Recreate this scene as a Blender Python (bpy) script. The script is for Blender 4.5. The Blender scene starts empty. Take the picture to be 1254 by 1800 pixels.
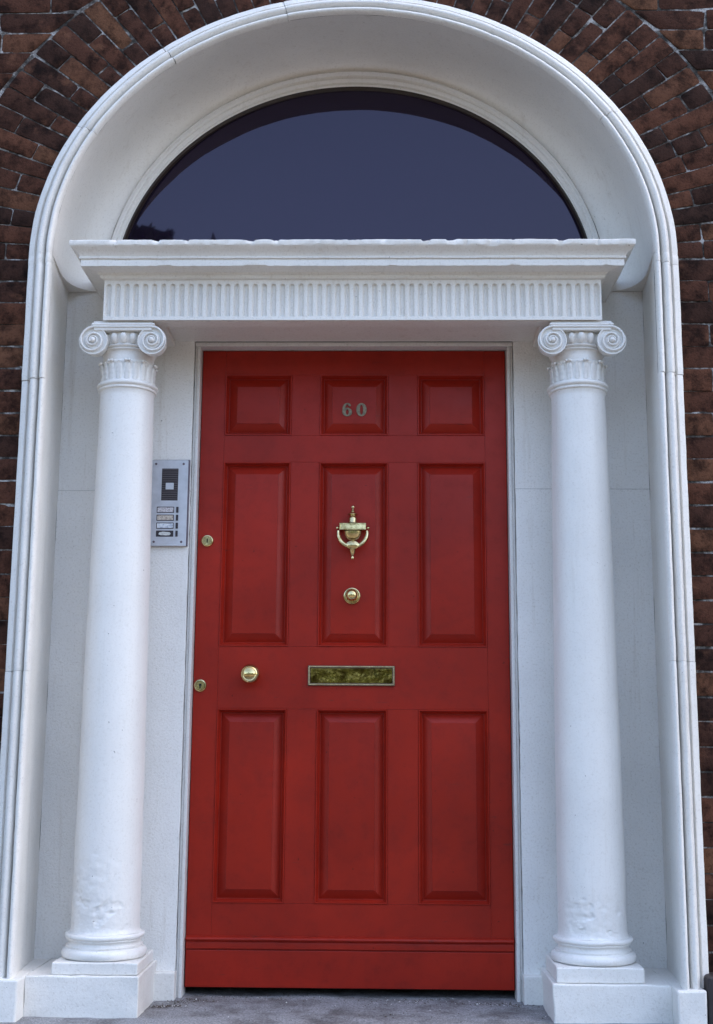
import bpy, bmesh, math, random
from mathutils import Matrix, Vector, noise

SC = bpy.context.scene
COL = SC.collection
random.seed(7)
R = math.radians

# ------------------------------------------------------------------ camera
cam_data = bpy.data.cameras.new('camera')
cam_data.sensor_fit = 'VERTICAL'
cam_data.sensor_height = 36.0
cam_data.lens = 36.0 * 2200 / 1800
cam_data.clip_start = 0.05
cam_data.clip_end = 3000
cam = bpy.data.objects.new('camera', cam_data)
COL.objects.link(cam)
YAW, TILT, ROLL = R(1.2102), R(10.5974), R(0.3671)
fw = Vector((-math.sin(YAW) * math.cos(TILT), math.cos(YAW) * math.cos(TILT), math.sin(TILT)))
rt = Vector((math.cos(YAW), math.sin(YAW), 0))
up = rt.cross(fw)
rt2 = rt * math.cos(ROLL) + up * math.sin(ROLL)
up2 = -rt * math.sin(ROLL) + up * math.cos(ROLL)
M = Matrix(((rt2.x, up2.x, -fw.x, 0.1025), (rt2.y, up2.y, -fw.y, -4.1654), (rt2.z, up2.z, -fw.z, 0.7709), (0, 0, 0, 1)))
cam.matrix_world = M
SC.camera = cam

# ------------------------------------------------------------------ sky, sun, exposure
SUN_EL, SUN_AZ = R(56), R(70)          # azimuth measured from +Y (behind the house) towards +X
world = bpy.data.worlds.new('World')
SC.world = world
world.use_nodes = True
wn = world.node_tree.nodes
sky = wn.new('ShaderNodeTexSky')
sky.sky_type = 'NISHITA'
sky.sun_disc = False
sky.sun_elevation = SUN_EL
sky.sun_rotation = SUN_AZ
sky.air_density = 1.0
sky.dust_density = 4.0
sky.ozone_density = 1.5
world.node_tree.links.new(sky.outputs[0], wn['Background'].inputs[0])
wn['Background'].inputs[1].default_value = 0.15
sun_data = bpy.data.lights.new('sun', 'SUN')
sun_data.energy = 2.0
sun_data.angle = R(0.5)
sun_data.color = (1.0, 0.93, 0.84)
sun = bpy.data.objects.new('sun', sun_data)
COL.objects.link(sun)
sd = Vector((math.sin(SUN_AZ) * math.cos(SUN_EL), math.cos(SUN_AZ) * math.cos(SUN_EL), math.sin(SUN_EL)))
sun.rotation_euler = sd.to_track_quat('Z', 'Y').to_euler()
sun.location = sd * 60
SC.view_settings.view_transform = 'Standard'
SC.view_settings.look = 'None'
SC.view_settings.exposure = 2.08
SC.view_settings.gamma = 1.0
SC.view_settings.use_curve_mapping = False

# ------------------------------------------------------------------ materials
def nmat(name):
    m = bpy.data.materials.new(name)
    m.use_nodes = True
    nt = m.node_tree
    return m, nt, nt.nodes, nt.links, nt.nodes['Principled BSDF']

def n_noise(nt, scale, detail=4, rough=0.55, coord='Object', vec=None):
    n = nt.nodes.new('ShaderNodeTexNoise')
    n.inputs['Scale'].default_value = scale
    n.inputs['Detail'].default_value = detail
    n.inputs['Roughness'].default_value = rough
    if vec is None:
        g = nt.nodes.new('ShaderNodeNewGeometry')
        vec = g.outputs['Position']
    nt.links.new(vec, n.inputs['Vector'])
    return n

def n_ramp(nt, src, stops):
    r = nt.nodes.new('ShaderNodeValToRGB')
    el = r.color_ramp.elements
    while len(el) < len(stops):
        el.new(0.5)
    for e, (p, c) in zip(el, stops):
        e.position = p
        e.color = (*c, 1) if len(c) == 3 else c
    nt.links.new(src, r.inputs[0])
    return r

def n_mix(nt, fac, a, b, mode='MIX'):
    m = nt.nodes.new('ShaderNodeMix')
    m.data_type = 'RGBA'
    m.blend_type = mode
    for s, v in ((m.inputs[0], fac), (m.inputs[6], a), (m.inputs[7], b)):
        if hasattr(v, 'links'):
            nt.links.new(v, s)
        elif isinstance(v, (int, float)):
            s.default_value = v
        else:
            s.default_value = (*v, 1)
    return m.outputs[2]

def n_bump(nt, bsdf, parts):
    prev = None
    for src, strength, dist in parts:
        b = nt.nodes.new('ShaderNodeBump')
        b.inputs['Strength'].default_value = strength
        b.inputs['Distance'].default_value = dist
        nt.links.new(src, b.inputs['Height'])
        if prev:
            nt.links.new(prev.outputs[0], b.inputs['Normal'])
        prev = b
    nt.links.new(prev.outputs[0], bsdf.inputs['Normal'])

MAT = {}
def white_paint(name, base, rough, grain, grime=0.5, lump=0.35):
    m, nt, N, L, B = nmat(name)
    big = n_noise(nt, 2.3, 5, 0.6)
    c1 = n_ramp(nt, big.outputs[0], [(0.3, [v * 0.90 for v in base]), (0.62, base)])
    st = n_noise(nt, 140, 5, 0.75)
    spots = n_ramp(nt, st.outputs[0], [(0.0, (0.45, 0.42, 0.39)), (0.36, (0.80, 0.78, 0.75)), (0.47, (1, 1, 1))])
    col = n_mix(nt, grime, c1.outputs[0], spots.outputs[0], 'MULTIPLY')
    # thin rusty and sooty streaks running down
    mp = N.new('ShaderNodeMapping')
    g = N.new('ShaderNodeNewGeometry')
    L.new(g.outputs['Position'], mp.inputs[0])
    mp.inputs['Scale'].default_value = (26, 26, 1.3)
    sn = n_noise(nt, 1.0, 5, 0.65, vec=mp.outputs[0])
    sr = n_ramp(nt, sn.outputs[0], [(0.24, (0.72, 0.67, 0.61)), (0.42, (1, 1, 1))])
    col = n_mix(nt, grime * 0.75, col, sr.outputs[0], 'MULTIPLY')
    # tiny dark chips
    ch = n_noise(nt, 95, 2, 0.4)
    cr = n_ramp(nt, ch.outputs[0], [(0.205, (0.25, 0.23, 0.21)), (0.225, (1, 1, 1))])
    col = n_mix(nt, 0.8, col, cr.outputs[0], 'MULTIPLY')
    L.new(col, B.inputs['Base Color'])
    B.inputs['Roughness'].default_value = rough
    f = n_noise(nt, 150, 4, 0.7)
    l = n_noise(nt, 24, 4, 0.55)
    n_bump(nt, B, [(f.outputs[0], grain, 0.0020), (l.outputs[0], lump, 0.004)])
    MAT[name] = m
    return m

white_paint('stone_paint', (0.81, 0.785, 0.735), 0.45, 0.45, 0.65)
white_paint('panel_paint', (0.86, 0.845, 0.81), 0.6, 0.9, 0.8)
white_paint('column_paint', (0.82, 0.80, 0.76), 0.33, 0.22, 0.4, 0.22)
white_paint('timber_paint', (0.72, 0.70, 0.67), 0.42, 0.25, 0.8, 0.3)
white_paint('bounce_warm_paint', (0.77, 0.735, 0.68), 0.5, 0.3, 0.55, 0.25)  # white warmed to imitate bounce light under the arch

def simple(name, col, rough, metal=0.0, bump=None, var=0.0, vscale=8):
    m, nt, N, L, B = nmat(name)
    if var:
        n = n_noise(nt, vscale, 5, 0.6)
        r = n_ramp(nt, n.outputs[0], [(0.3, [v * (1 - var) for v in col]), (0.7, [min(1, v * (1 + var)) for v in col])])
        L.new(r.outputs[0], B.inputs['Base Color'])
    else:
        B.inputs['Base Color'].default_value = (*col, 1)
    B.inputs['Roughness'].default_value = rough
    B.inputs['Metallic'].default_value = metal
    if bump:
        n = n_noise(nt, bump[0], 3, 0.55)
        n_bump(nt, B, [(n.outputs[0], bump[1], bump[2])])
    MAT[name] = m
    return m

# red gloss paint over timber: faint grain relief, patchy gloss, a little grime
m, nt, N, L, B = nmat('red_paint')
big = n_noise(nt, 3.1, 4, 0.55)
r = n_ramp(nt, big.outputs[0], [(0.25, (0.23, 0.0120, 0.0060)), (0.75, (0.37, 0.0190, 0.0078))])
mp = N.new('ShaderNodeMapping'); g = N.new('ShaderNodeNewGeometry')
L.new(g.outputs['Position'], mp.inputs[0]); mp.inputs['Scale'].default_value = (60, 60, 3)
gr = n_noise(nt, 1.0, 5, 0.6, vec=mp.outputs[0])
sp = n_noise(nt, 70, 2, 0.4)
spr = n_ramp(nt, sp.outputs[0], [(0.20, (0.35, 0.3, 0.3)), (0.23, (1, 1, 1))])
c = n_mix(nt, 0.8, r.outputs[0], spr.outputs[0], 'MULTIPLY')
dn = n_noise(nt, 26, 7, 0.75)
dr = n_ramp(nt, dn.outputs[0], [(0.32, (0.80, 0.76, 0.74)), (0.52, (1, 1, 1))])
c = n_mix(nt, 0.8, c, dr.outputs[0], 'MULTIPLY')
mp2 = N.new('ShaderNodeMapping'); L.new(g.outputs['Position'], mp2.inputs[0]); mp2.inputs['Scale'].default_value = (9, 9, 55)
sc_ = n_noise(nt, 1.0, 5, 0.7, vec=mp2.outputs[0])
scr = n_ramp(nt, sc_.outputs[0], [(0.665, (0, 0, 0)), (0.70, (0.55, 0.55, 0.55))])
c = n_mix(nt, scr.outputs[0], c, (0.12, 0.022, 0.016))
L.new(c, B.inputs['Base Color'])
rr = n_ramp(nt, dn.outputs[0], [(0.3, (0.46,) * 3), (0.7, (0.30,) * 3)])
B.inputs['Specular IOR Level'].default_value = 0.24
L.new(rr.outputs[0], B.inputs['Roughness'])
f = n_noise(nt, 120, 3, 0.6)
n_bump(nt, B, [(gr.outputs[0], 0.28, 0.0014), (f.outputs[0], 0.12, 0.0006)])
MAT['red_paint'] = m

# bricks: per-brick tint, soot, worn orange faces
m, nt, N, L, B = nmat('brick')
at = N.new('ShaderNodeAttribute'); at.attribute_name = 'tint'
base = n_ramp(nt, at.outputs['Fac'], [(0.0, (0.032, 0.016, 0.012)), (0.35, (0.068, 0.028, 0.018)), (0.7, (0.098, 0.039, 0.023)), (1.0, (0.135, 0.062, 0.034))])
n1 = n_noise(nt, 19, 6, 0.68)
soot = n_ramp(nt, n1.outputs[0], [(0.36, (0.17, 0.15, 0.145)), (0.56, (1, 1, 1))])
c = n_mix(nt, 0.92, base.outputs[0], soot.outputs[0], 'MULTIPLY')
n2 = n_noise(nt, 11, 5, 0.6)
worn = n_ramp(nt, n2.outputs[0], [(0.60, (0, 0, 0)), (0.70, (0.75, 0.75, 0.75))])
c = n_mix(nt, worn.outputs[0], c, n_mix(nt, 0.72, base.outputs[0], (0.16, 0.072, 0.042)))
n3 = n_noise(nt, 130, 4, 0.7)
pit = n_ramp(nt, n3.outputs[0], [(0.3, (0.45, 0.42, 0.4)), (0.48, (1, 1, 1)), (0.72, (1.0, 1.0, 1.0)), (0.82, (1.5, 1.4, 1.35))])
c = n_mix(nt, 0.9, c, pit.outputs[0], 'MULTIPLY')
L.new(c, B.inputs['Base Color'])
B.inputs['Roughness'].default_value = 0.9
B.inputs['Specular IOR Level'].default_value = 0.15
n_bump(nt, B, [(n3.outputs[0], 0.8, 0.003), (n1.outputs[0], 0.35, 0.004)])
MAT['brick'] = m

# mortar: crumbling, pale in places, sooty elsewhere
m, nt, N, L, B = nmat('mortar')
mp = N.new('ShaderNodeMapping'); g = N.new('ShaderNodeNewGeometry')
L.new(g.outputs['Position'], mp.inputs[0]); mp.inputs['Scale'].default_value = (16, 16, 20)
n1 = n_noise(nt, 1.0, 5, 0.7, vec=mp.outputs[0])
n2 = n_noise(nt, 90, 4, 0.65)
a = n_ramp(nt, n1.outputs[0], [(0.40, (0.030, 0.026, 0.022)), (0.50, (0.13, 0.12, 0.11)), (0.60, (0.42, 0.41, 0.40))])
b_ = n_ramp(nt, n2.outputs[0], [(0.35, (0.35, 0.33, 0.32)), (0.55, (1, 1, 1))])
L.new(n_mix(nt, 0.9, a.outputs[0], b_.outputs[0], 'MULTIPLY'), B.inputs['Base Color'])
B.inputs['Roughness'].default_value = 0.95
n_bump(nt, B, [(n2.outputs[0], 0.8, 0.004)])
MAT['mortar'] = m

# brickwork too far outside the picture to be built brick by brick
m, nt, N, L, B = nmat('far_brickwork')
bt = N.new('ShaderNodeTexBrick')
bt.inputs['Scale'].default_value = 1.0
bt.inputs['Brick Width'].default_value = 0.225
bt.inputs['Row Height'].default_value = 0.0735
bt.inputs['Mortar Size'].default_value = 0.005
bt.inputs['Color1'].default_value = (0.06, 0.03, 0.022, 1)
bt.inputs['Color2'].default_value = (0.13, 0.055, 0.035, 1)
bt.inputs['Mortar'].default_value = (0.16, 0.15, 0.14, 1)
g = N.new('ShaderNodeNewGeometry'); sx = N.new('ShaderNodeSeparateXYZ'); cx = N.new('ShaderNodeCombineXYZ')
L.new(g.outputs['Position'], sx.inputs[0]); L.new(sx.outputs[0], cx.inputs[0]); L.new(sx.outputs[2], cx.inputs[1])
L.new(cx.outputs[0], bt.inputs['Vector'])
L.new(bt.outputs[0], B.inputs['Base Color'])
B.inputs['Roughness'].default_value = 0.9
MAT['far_brickwork'] = m

# granite doorstep, worn and dirty
m, nt, N, L, B = nmat('granite')
n1 = n_noise(nt, 190, 3, 0.7); n2 = n_noise(nt, 7, 6, 0.65); n3 = n_noise(nt, 420, 2, 0.5)
a = n_ramp(nt, n1.outputs[0], [(0.33, (0.11, 0.11, 0.115)), (0.5, (0.25, 0.25, 0.255)), (0.68, (0.40, 0.40, 0.40))])
d = n_ramp(nt, n2.outputs[0], [(0.36, (0.33, 0.30, 0.28)), (0.56, (1, 1, 1))])
L.new(n_mix(nt, 0.85, a.outputs[0], d.outputs[0], 'MULTIPLY'), B.inputs['Base Color'])
B.inputs['Roughness'].default_value = 0.8
n_bump(nt, B, [(n1.outputs[0], 0.5, 0.003), (n2.outputs[0], 0.6, 0.012)])
MAT['granite'] = m

# brass: warm, a little tarnished and scratched
m, nt, N, L, B = nmat('brass')
n1 = n_noise(nt, 60, 4, 0.6)
a = n_ramp(nt, n1.outputs[0], [(0.3, (0.38, 0.28, 0.12)), (0.65, (0.78, 0.65, 0.36))])
L.new(a.outputs[0], B.inputs['Base Color'])
B.inputs['Metallic'].default_value = 1.0
rr = n_ramp(nt, n1.outputs[0], [(0.3, (0.28,) * 3), (0.7, (0.13,) * 3)])
L.new(rr.outputs[0], B.inputs['Roughness'])
n_bump(nt, B, [(n_noise(nt, 45, 2, 0.5).outputs[0], 0.25, 0.002)])
MAT['brass'] = m
m, nt, N, L, B = nmat('polished_brass')
n1 = n_noise(nt, 40, 4, 0.6)
a = n_ramp(nt, n1.outputs[0], [(0.3, (0.50, 0.38, 0.16)), (0.65, (0.78, 0.64, 0.33))])
L.new(a.outputs[0], B.inputs['Base Color'])
B.inputs['Metallic'].default_value = 1.0
B.inputs['Roughness'].default_value = 0.09
n_bump(nt, B, [(n_noise(nt, 26, 2, 0.5).outputs[0], 0.22, 0.006)])
MAT['polished_brass'] = m
m, nt, N, L, B = nmat('dark_reflection_brass')  # mottled dark in place of the foliage reflected in the flap
n1 = n_noise(nt, 22, 5, 0.65)
a = n_ramp(nt, n1.outputs[0], [(0.40, (0.10, 0.065, 0.020)), (0.62, (0.42, 0.33, 0.10))])
L.new(a.outputs[0], B.inputs['Base Color'])
B.inputs['Metallic'].default_value = 1.0
B.inputs['Roughness'].default_value = 0.16
n_bump(nt, B, [(n_noise(nt, 30, 2, 0.5).outputs[0], 0.3, 0.006)])
MAT['dark_reflection_brass'] = m
# worn number plate brass, partly painted over
simple('dull_brass', (0.20, 0.165, 0.11), 0.45, 0.6, (200, 0.3, 0.001), 0.35, 140)
simple('steel', (0.56, 0.58, 0.62), 0.5, 0.45, (300, 0.15, 0.0005), 0.10, 30)
simple('dark_plastic', (0.030, 0.024, 0.030), 0.5)
simple('slat_plastic', (0.10, 0.085, 0.09), 0.45)
simple('black_hole', (0.006, 0.006, 0.006), 0.9)
simple('screw_steel', (0.16, 0.13, 0.15), 0.5, 0.8)
simple('dark_timber', (0.030, 0.018, 0.012), 0.5, 0, (80, 0.2, 0.001), 0.3, 20)
simple('dark_interior', (0.012, 0.011, 0.010), 0.9)
simple('plinth_paint', (0.022, 0.015, 0.014), 0.55, 0, (60, 0.4, 0.003), 0.4, 20)
simple('asphalt', (0.050, 0.043, 0.037), 0.9, 0, (90, 0.6, 0.006), 0.25, 30)
simple('paving', (0.105, 0.088, 0.072), 0.85, 0, (60, 0.4, 0.004), 0.2, 6)
simple('flake', (0.66, 0.64, 0.6), 0.7)
simple('grit', (0.08, 0.06, 0.045), 0.9)

def card_mat(name, ink, paper, scale, seed):
    m, nt, N, L, B = nmat(name)
    mp = N.new('ShaderNodeMapping'); g = N.new('ShaderNodeNewGeometry')
    L.new(g.outputs['Position'], mp.inputs[0])
    mp.inputs['Scale'].default_value = (170, 1, 330); mp.inputs['Location'].default_value = (seed, 0, seed * 2)
    n = n_noise(nt, scale, 3, 0.6, vec=mp.outputs[0])
    r = n_ramp(nt, n.outputs[0], [(0.42, ink), (0.52, paper)])
    L.new(r.outputs[0], B.inputs['Base Color'])
    B.inputs['Roughness'].default_value = 0.35
    MAT[name] = m
card_mat('paper_grey', (0.34, 0.31, 0.32), (0.66, 0.64, 0.66), 0.8, 1)
card_mat('paper_cream', (0.34, 0.28, 0.24), (0.62, 0.56, 0.48), 0.8, 5)
card_mat('paper_blue', (0.42, 0.48, 0.58), (0.74, 0.78, 0.82), 0.5, 9)
card_mat('paper_worn', (0.50, 0.51, 0.50), (0.66, 0.68, 0.66), 0.6, 13)

# window glass: dark room behind it, clear gloss in front
m, nt, N, L, B = nmat('glass')
B.inputs['Base Color'].default_value = (0.010, 0.006, 0.016, 1)
B.inputs['Roughness'].default_value = 0.02
B.inputs['IOR'].default_value = 1.52
B.inputs['Specular Tint'].default_value = (0.86, 0.76, 1.0, 1)    # violet put into the colour of the sky reflection
n_bump(nt, B, [(n_noise(nt, 1.6, 2, 0.4).outputs[0], 0.10, 0.02)])
MAT['glass'] = m

# ------------------------------------------------------------------ helpers
def link(o, parent=None):
    COL.objects.link(o)
    if parent is not None:
        o.parent = parent
    return o

def build(name, verts, faces, mat, parent=None, smooth=None, tint=None):
    me = bpy.data.meshes.new(name)
    me.from_pydata([tuple(v) for v in verts], [], faces)
    bm = bmesh.new(); bm.from_mesh(me)
    bmesh.ops.recalc_face_normals(bm, faces=bm.faces[:])
    bm.to_mesh(me); bm.free()
    me.materials.append(MAT[mat])
    if smooth is not None:
        me.polygons.foreach_set('use_smooth', [True] * len(me.polygons))
        if smooth < 179:
            me.set_sharp_from_angle(angle=R(smooth))
    if tint is not None:
        at_ = me.attributes.new('tint', 'FLOAT', 'POINT')
        at_.data.foreach_set('value', tint if isinstance(tint, list) else [tint] * len(me.vertices))
    o = bpy.data.objects.new(name, me)
    return link(o, parent)

def same(src, parent, mw):
    """another object with the same mesh data"""
    o = bpy.data.objects.new(src.name.split('.')[0], src.data)
    o.matrix_local = mw
    return link(o, parent)

def thing(name, loc=(0, 0, 0), label=None, cat=None, group=None):
    o = bpy.data.objects.new(name, None)
    o.location = loc
    o.empty_display_size = 0.1
    link(o)
    tag(o, label, cat, group, 'thing')
    return o

def tag(o, label=None, cat=None, group=None, kind=None):
    for k, v in (('label', label), ('category', cat), ('group', group), ('kind', kind)):
        if v:
            o[k] = v
    return o

def box_geo(x0, x1, y0, y1, z0, z1):
    v = [(x, y, z) for x in (x0, x1) for y in (y0, y1) for z in (z0, z1)]
    f = [(0, 1, 3, 2), (4, 6, 7, 5), (0, 4, 5, 1), (2, 3, 7, 6), (0, 2, 6, 4), (1, 5, 7, 3)]
    return v, f

def box(name, x0, x1, y0, y1, z0, z1, mat, parent=None, bev=0.0, seg=2, rough=0.0, cuts=0):
    me = bpy.data.meshes.new(name)
    v, f = box_geo(x0, x1, y0, y1, z0, z1)
    me.from_pydata(v, [], f)
    bm = bmesh.new(); bm.from_mesh(me)
    bmesh.ops.recalc_face_normals(bm, faces=bm.faces[:])
    if bev:
        bmesh.ops.bevel(bm, geom=bm.edges[:], offset=bev, segments=seg, profile=0.5, affect='EDGES')
    if cuts:
        bmesh.ops.subdivide_edges(bm, edges=[e for e in bm.edges if e.calc_length() > 0.03], cuts=cuts, use_grid_fill=True)
    if rough:
        for vv in bm.verts:
            n = noise.noise_vector(vv.co * 23.0)
            vv.co += n * rough
    bm.to_mesh(me); bm.free()
    me.materials.append(MAT[mat])
    me.polygons.foreach_set('use_smooth', [True] * len(me.polygons))
    me.set_sharp_from_angle(angle=R(15))
    o = bpy.data.objects.new(name, me)
    return link(o, parent)

def lathe(name, prof, mat, parent=None, n=48, axis='Z', at=(0, 0, 0), smooth=40, disp=None, cap=True, arc=None):
    """prof: (radius, height) from bottom to top, turned about the axis"""
    V, F = [], []
    for (r, h) in prof:
        for i in range(n):
            a = 2 * math.pi * i / n
            x, y = r * math.cos(a), r * math.sin(a)
            if axis == 'Z':
                p = Vector((x, y, h))
            else:                       # axis pointing out of the wall, towards -Y
                p = Vector((x, -h, y))
            if disp:
                p = disp(p, a, r, h)
            V.append(p + Vector(at))
    for j in range(len(prof) - 1):
        for i in range(n):
            k = (i + 1) % n
            F.append((j * n + i, j * n + k, (j + 1) * n + k, (j + 1) * n + i))
    if cap:
        F.append(tuple(range(n)))
        F.append(tuple(range((len(prof) - 1) * n, len(prof) * n)))
    return build(name, V, F, mat, parent, smooth)

def tube(name, path, radii, mat, parent=None, n=10, smooth=60, flat=None):
    V, F = [], []
    m_ = len(path)
    for j, p in enumerate(path):
        p = Vector(p)
        t = (Vector(path[min(j + 1, m_ - 1)]) - Vector(path[max(j - 1, 0)])).normalized()
        ref = Vector((0, 1, 0)) if abs(t.y) < 0.9 else Vector((1, 0, 0))
        u = t.cross(ref).normalized(); w = t.cross(u)
        r = radii[j] if isinstance(radii, (list, tuple)) else radii
        for i in range(n):
            a = 2 * math.pi * i / n
            V.append(p + u * (r * math.cos(a)) + w * (r * (flat or 1.0) * math.sin(a)))
    for j in range(m_ - 1):
        for i in range(n):
            k = (i + 1) % n
            F.append((j * n + i, j * n + k, (j + 1) * n + k, (j + 1) * n + i))
    F.append(tuple(range(n))); F.append(tuple(range((m_ - 1) * n, m_ * n)))
    return build(name, V, F, mat, parent, smooth)

def grid_faces(nu, nv, closed=False):
    F = []
    for j in range(nv - 1):
        for i in range(nu if closed else nu - 1):
            k = (i + 1) % nu
            F.append((j * nu + i, j * nu + k, (j + 1) * nu + k, (j + 1) * nu + i))
    return F

def lerp(a, b, t):
    return a + (b - a) * t

# ------------------------------------------------------------------ the setting
STEP_Z = -0.018
# pavement and road, one sheet reaching the horizon, well below the doorstep
PAVE_Z = -0.53
gnd = build('road', [(-1500, -1500, PAVE_Z - 0.14), (1500, -1500, PAVE_Z - 0.14), (1500, 1500, PAVE_Z - 0.14), (-1500, 1500, PAVE_Z - 0.14)], [(0, 1, 2, 3)], 'asphalt')
tag(gnd, kind='structure')
pv = box('pavement', -13, 13, -5.4, -0.2, PAVE_Z - 0.3, PAVE_Z, 'paving', None, 0.015)
tag(pv, kind='structure')
# granite steps up to the door
def slab(name, x0, x1, y0, y1, z0, z1, nx, ny):
    V, F = [], []
    for j in range(ny):
        for i in range(nx):
            x = lerp(x0, x1, i / (nx - 1)); y = lerp(y0, y1, j / (ny - 1))
            z = z1 + 0.006 * noise.noise(Vector((x * 3, y * 5, 1))) + 0.0025 * noise.noise(Vector((x * 19, y * 19, 4)))
            if j == 0 or i in (0, nx - 1):
                z -= 0.01
            V.append((x, y, z))
    F = grid_faces(nx, ny)
    b0 = len(V)
    loop = [i for i in range(nx)] + [j * nx + nx - 1 for j in range(1, ny)] + [(ny - 1) * nx + i for i in range(nx - 2, -1, -1)] + [j * nx for j in range(ny - 2, 0, -1)]
    for k in loop:
        V.append((V[k][0], V[k][1], z0))
    n_ = len(loop)
    for q in range(n_):
        F.append((loop[q], loop[(q + 1) % n_], b0 + (q + 1) % n_, b0 + q))
    o = build(name, V, F, 'granite', None, 35)
    return tag(o, kind='structure')
slab('doorstep', -1.5, 1.5, -1.25, 0.60, -0.20, STEP_Z, 90, 60)
for i in range(2):
    o = box('step', -1.5, 1.5, -1.55 - 0.3 * i, -1.0, -0.36 - 0.17 * i - 0.02 * i, -0.19 - 0.17 * i, 'granite', None, 0.008)
    tag(o, kind='structure')
# dark hall behind the door and the fanlight
hv, hf = box_geo(-1.2, 1.2, 0.13, 3.2, -0.3, 3.9)
hall = build('hall_wall', hv, [hf[1], hf[0], hf[3], hf[4], hf[5]], 'dark_interior')
tag(hall, kind='structure')

# ------------------------------------------------------------------ geometry shared by arch pieces
ZS = 2.335                              # springing line
def ell(a, b, t, y):
    return Vector((a * math.cos(t), y, ZS + b * math.sin(t)))

# ------------------------------------------------------------------ brick wall
YB = -0.300                             # brick face
wall = thing('brick_wall', (0, YB, PAVE_Z), 'soot-darkened old red brick wall around the white arched surround', 'wall')
def wparent(o):
    """keep world placement while parenting to the wall's empty"""
    o.parent = wall
    o.matrix_parent_inverse = Matrix.Translation(wall.location).inverted()
    return o

AO, BO = 1.045, 0.930                   # intrados of the brick arch, just under the moulding
RING = 0.305
XW, ZT = 2.2, 4.3                       # extent of brick-by-brick masonry
# mortar bed with an arched hole
def bed():
    inner, outer = [], []
    ym = YB + 0.0040
    inner.append((-AO, ym, PAVE_Z)); outer.append((-XW, ym, PAVE_Z))
    K = 24
    for i in range(1, K):
        z = lerp(PAVE_Z, ZS, i / K); inner.append((-AO, ym, z)); outer.append((-XW, ym, z))
    NT = 72
    for i in range(NT + 1):
        t = math.pi - math.pi * i / NT
        p = ell(AO, BO, t, ym); inner.append(tuple(p))
        d = Vector((math.cos(t), 0, math.sin(t)))
        s = min(XW / max(1e-6, abs(d.x)), (ZT - ZS) / max(1e-6, d.z))
        outer.append((d.x * s, ym, ZS + d.z * s))
    for i in range(K - 1, -1, -1):
        z = lerp(PAVE_Z, ZS, i / K); inner.append((AO, ym, z)); outer.append((XW, ym, z))
    n = len(inner)
    V = inner + outer
    F = [(i, i + 1, n + i + 1, n + i) for i in range(n - 1)]
    # thickness of the opening
    for p in inner:
        V.append((p[0], 0.12, p[2]))
    F += [(i, i + 1, 2 * n + i + 1, 2 * n + i) for i in range(n - 1)]
    return build('mortar_bed', V, F, 'mortar')
wparent(bed())

def brick_geo(q, seed, rnd):
    """q: corners (x, z) bl, br, tr, tl on the wall face; returns verts, faces of an uneven, edge-worn brick"""
    nu, nv = 6, 4
    us = [0, 0.045, 0.33, 0.66, 0.955, 1]; vs = [0, 0.12, 0.88, 1]
    bl, br, tr, tl = [Vector((p[0], 0, p[1])) for p in q]
    proud = rnd.uniform(-0.0022, 0.0022)
    tilt = (rnd.uniform(-0.003, 0.003), rnd.uniform(-0.002, 0.002))
    V, F = [], []
    for j, v in enumerate(vs):
        for i, u in enumerate(us):
            p = (bl * (1 - u) + br * u) * (1 - v) + (tl * (1 - u) + tr * u) * v
            edge = (i in (0, nu - 1)) + (j in (0, nv - 1))
            y = YB + proud + tilt[0] * (u - 0.5) + tilt[1] * (v - 0.5)
            y += 0.0014 * edge
            nn = noise.noise_vector(Vector((p.x * 31, seed, p.z * 31)))
            y += nn.y * 0.0020
            k = 0.0022 if edge else 0.0
            p = Vector((p.x + nn.x * k, y, p.z + nn.z * k))
            if edge == 2:
                c = (bl + br + tr + tl) / 4
                p.x += (c.x - p.x) * 0.012; p.z += (c.z - p.z) * 0.03; p.y += 0.0015
            V.append(p)
    F = grid_faces(nu, nv)
    loop = [0, 1, 2, 3, 4, 5, 11, 17, 23, 22, 21, 20, 19, 18, 12, 6]
    b0 = len(V)
    for k in loop:
        V.append(Vector((V[k].x, YB + 0.03, V[k].z)))
    for a in range(16):
        F.append((loop[a], loop[(a + 1) % 16], b0 + (a + 1) % 16, b0 + a))
    return V, F

rnd = random.Random(11)
bricks = []                             # (corners, tint)
G = 0.0025                              # half joint
def tint():
    r = rnd.random()
    return rnd.uniform(0.82, 1.0) if r < 0.12 else (rnd.uniform(0.4, 0.75) if r < 0.5 else rnd.uniform(0.0, 0.4))
# arch ring: about 46 courses of voussoirs, each one and a half bricks deep
NV = 56
def ring_pt(t, d):
    return Vector(((AO + d) * math.cos(t), ZS + (BO + d) * math.sin(t)))
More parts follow.
